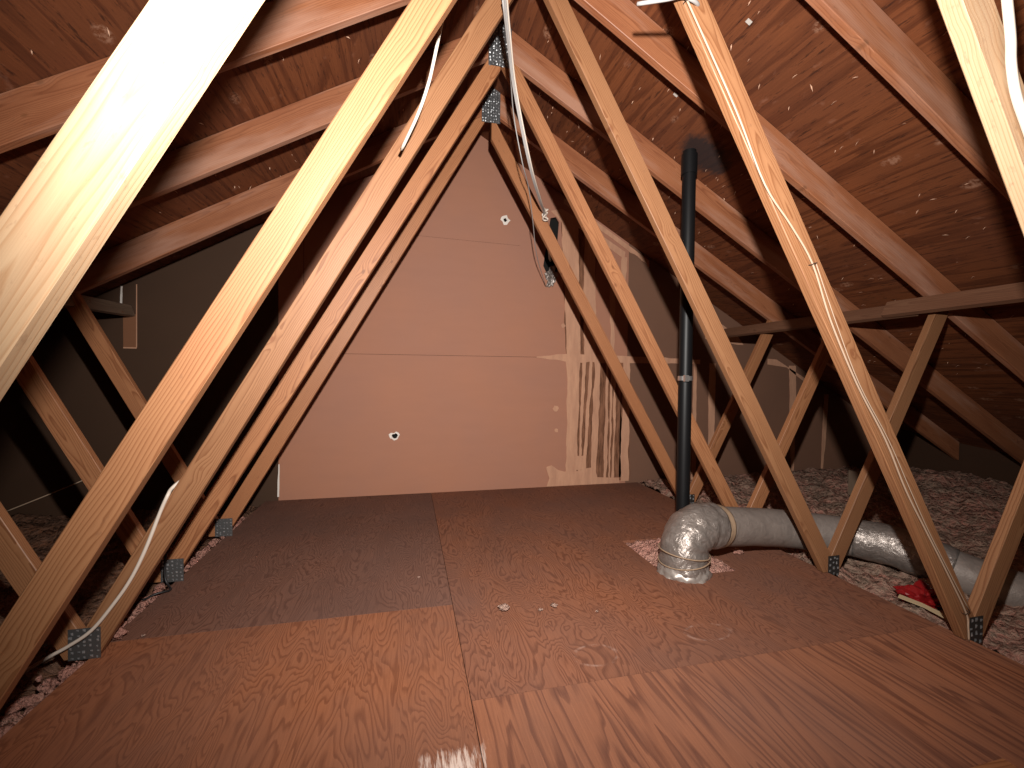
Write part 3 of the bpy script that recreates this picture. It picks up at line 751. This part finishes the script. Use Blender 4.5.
tag(tube('electrical_cable', [(-1.9, 1.72, .02), (-1.6, 1.74, .06), (-1.35, 1.76, .10), (-1.22, 1.84, .10)], .004, M['cable_black'], None, 8, 6),
    'black cable in the insulation left of the middle truss foot', ctr)
tag(tube('electrical_cable', [(-2.85, YW-.01, .02), (-2.60, YW-.012, .128), (-2.25, YW-.01, .285), (-2.1, YW-.01, .34)], .004, M['cable_tan'], None, 8, 6),
    'pale wire strung low across the dark left end of the end wall', ctr)

# ------------------------------------------------------------------ small things
def crumple(name, c, s_, mat, seed, label, cat, par=None, fold=1.):
    bm = bmesh.new(); bmesh.ops.create_icosphere(bm, subdivisions=4, radius=1)
    for v in bm.verts:
        n = v.co.normalized(); k = 1
        for fr, am in ((1.3, .5), (3.1, .32), (7.3, .16)):
            k += am*fold*(abs(noise.noise(n*fr + V((seed, seed*2, 0))))*2 - .6)
        v.co = V((n.x*s_[0], n.y*s_[1], n.z*s_[2]))*k
    o = link(name, bm, mat); o.location = c
    return tag(o, label, cat)
crumple('foil_scrap', (1.295, YW-.018, 1.985), (.055, .03, .085), M['foil'], 3, 'crumpled silver foil stuffed in the opening of the end wall', 'foil')
crumple('plastic_bag', (2.43, 1.575, -.005), (.10, .085, .06), M['red'], 6, 'crumpled red plastic film in the insulation at the right floor edge', 'plastic')
def scrap(name, pts, th_, mat, label, cat):
    bm = bmesh.new(); A = [bm.verts.new(p) for p in pts]; B = [bm.verts.new((p[0], p[1], p[2]-th_)) for p in pts]
    bm.faces.new(A); bm.faces.new(B[::-1])
    for i in range(len(pts)):
        j = (i+1) % len(pts); bm.faces.new((A[j], A[i], B[i], B[j]))
    return tag(link(name, bm, mat), label, cat)
scrap('paper_scrap', [(2.30, 1.60, .010), (2.325, 1.61, .016), (2.335, 1.52, .018), (2.33, 1.43, .016), (2.30, 1.40, .010), (2.312, 1.50, .012)], .003, M['cardboard'], 'cream paper scrap beside the red plastic at the floor edge', 'scrap')
for i, (x, y, sz, lab) in enumerate(((.425, 1.90, .022, 'largest pale lint tuft, alone left of centre on the floor'), (.655, 1.88, .013, 'pale lint tuft right of the largest one'),
        (.585, 1.862, .009, 'small lint crumb between two bigger tufts'), (-1.02, 2.012, .008, 'tiny lint crumb just right of the pink tuft by the left floor edge'),
        (.83, 1.80, .006, 'tiny pale lint crumb right of the other floor lint'), (.06, 2.30, .007, 'flat lint crumb on the far left floor panel'))):
    tag(blob('lint_tuft', (x, y, .0005), (sz, sz*.8, sz*.5), M['lint'], i+1, 3, .6), lab, 'lint', 'lint on the plywood floor')
tag(blob('lint_tuft', (-1.112, 2.015, .0005), (.032, .026, .018), M['pink'], 11, 3, .5), 'pink glass wool tuft at the left floor edge by the metal plate', 'lint', 'lint on the plywood floor')
tag(blob('lint_tuft', (1.93, 2.22, .0005), (.03, .025, .014), M['pink'], 14, 3, .5), 'pink glass wool tuft on the floor under the duct run', 'lint', 'lint on the plywood floor')
def tagplate(x, y, lab, sz=.02):
    z = roof_top(x)-.002; n_ = V((PIT, 0, 1)).normalized(); a = V((1, 0, -PIT)).normalized(); b = V((0, 1, 0)); c_ = V((x, y, z)); bm = bmesh.new()
    q = [c_ + a*sx_*sz + b*sy_*sz*.7 for sx_, sy_ in ((-1, -1), (1, -1), (1, 1), (-1, 1))]
    A = [bm.verts.new(p) for p in q]; B = [bm.verts.new(p - n_*.004) for p in q]
    bm.faces.new(A); bm.faces.new(B[::-1])
    for i in range(4): j = (i+1) % 4; bm.faces.new((A[j], A[i], B[i], B[j]))
    tag(link('sheathing_clip', bm, M['white']), lab, 'clip', 'pale clips on the roof boards')
tagplate(1.405, 1.619, 'white clip on the roof boards right of the fourth truss web top', .012)
tagplate(1.397, 2.13, 'pale clip on the roof boards between the third and second rafters', .013)
# offcut standing at the lower right picture edge
tag(board('lumber_offcut', (1.10, .752, .0315), (1.537, .760, .0315), (0, 1, 0), .092, .060, M['web'], seed=77), 'orange lumber offcut lying on the floor at the lower right picture edge', 'lumber')
# eave blocking and a white strip painted as a slit of daylight at the right
tag(board('eave_block', (3.86, 3.05, .02), (3.86, 3.05, .24), (1, 0, 0), .05, .10, M['grey'], seed=88), 'small grey wood block at the right eave behind the fourth truss', 'block')
tag(board('daylight_slit', (3.98, 3.0, .262), (4.40, 3.0, .188), (0, 0, 1), .006, .02, M['white'], seed=89), 'thin white strip standing in for a slit of daylight low at the right eave', 'strip')
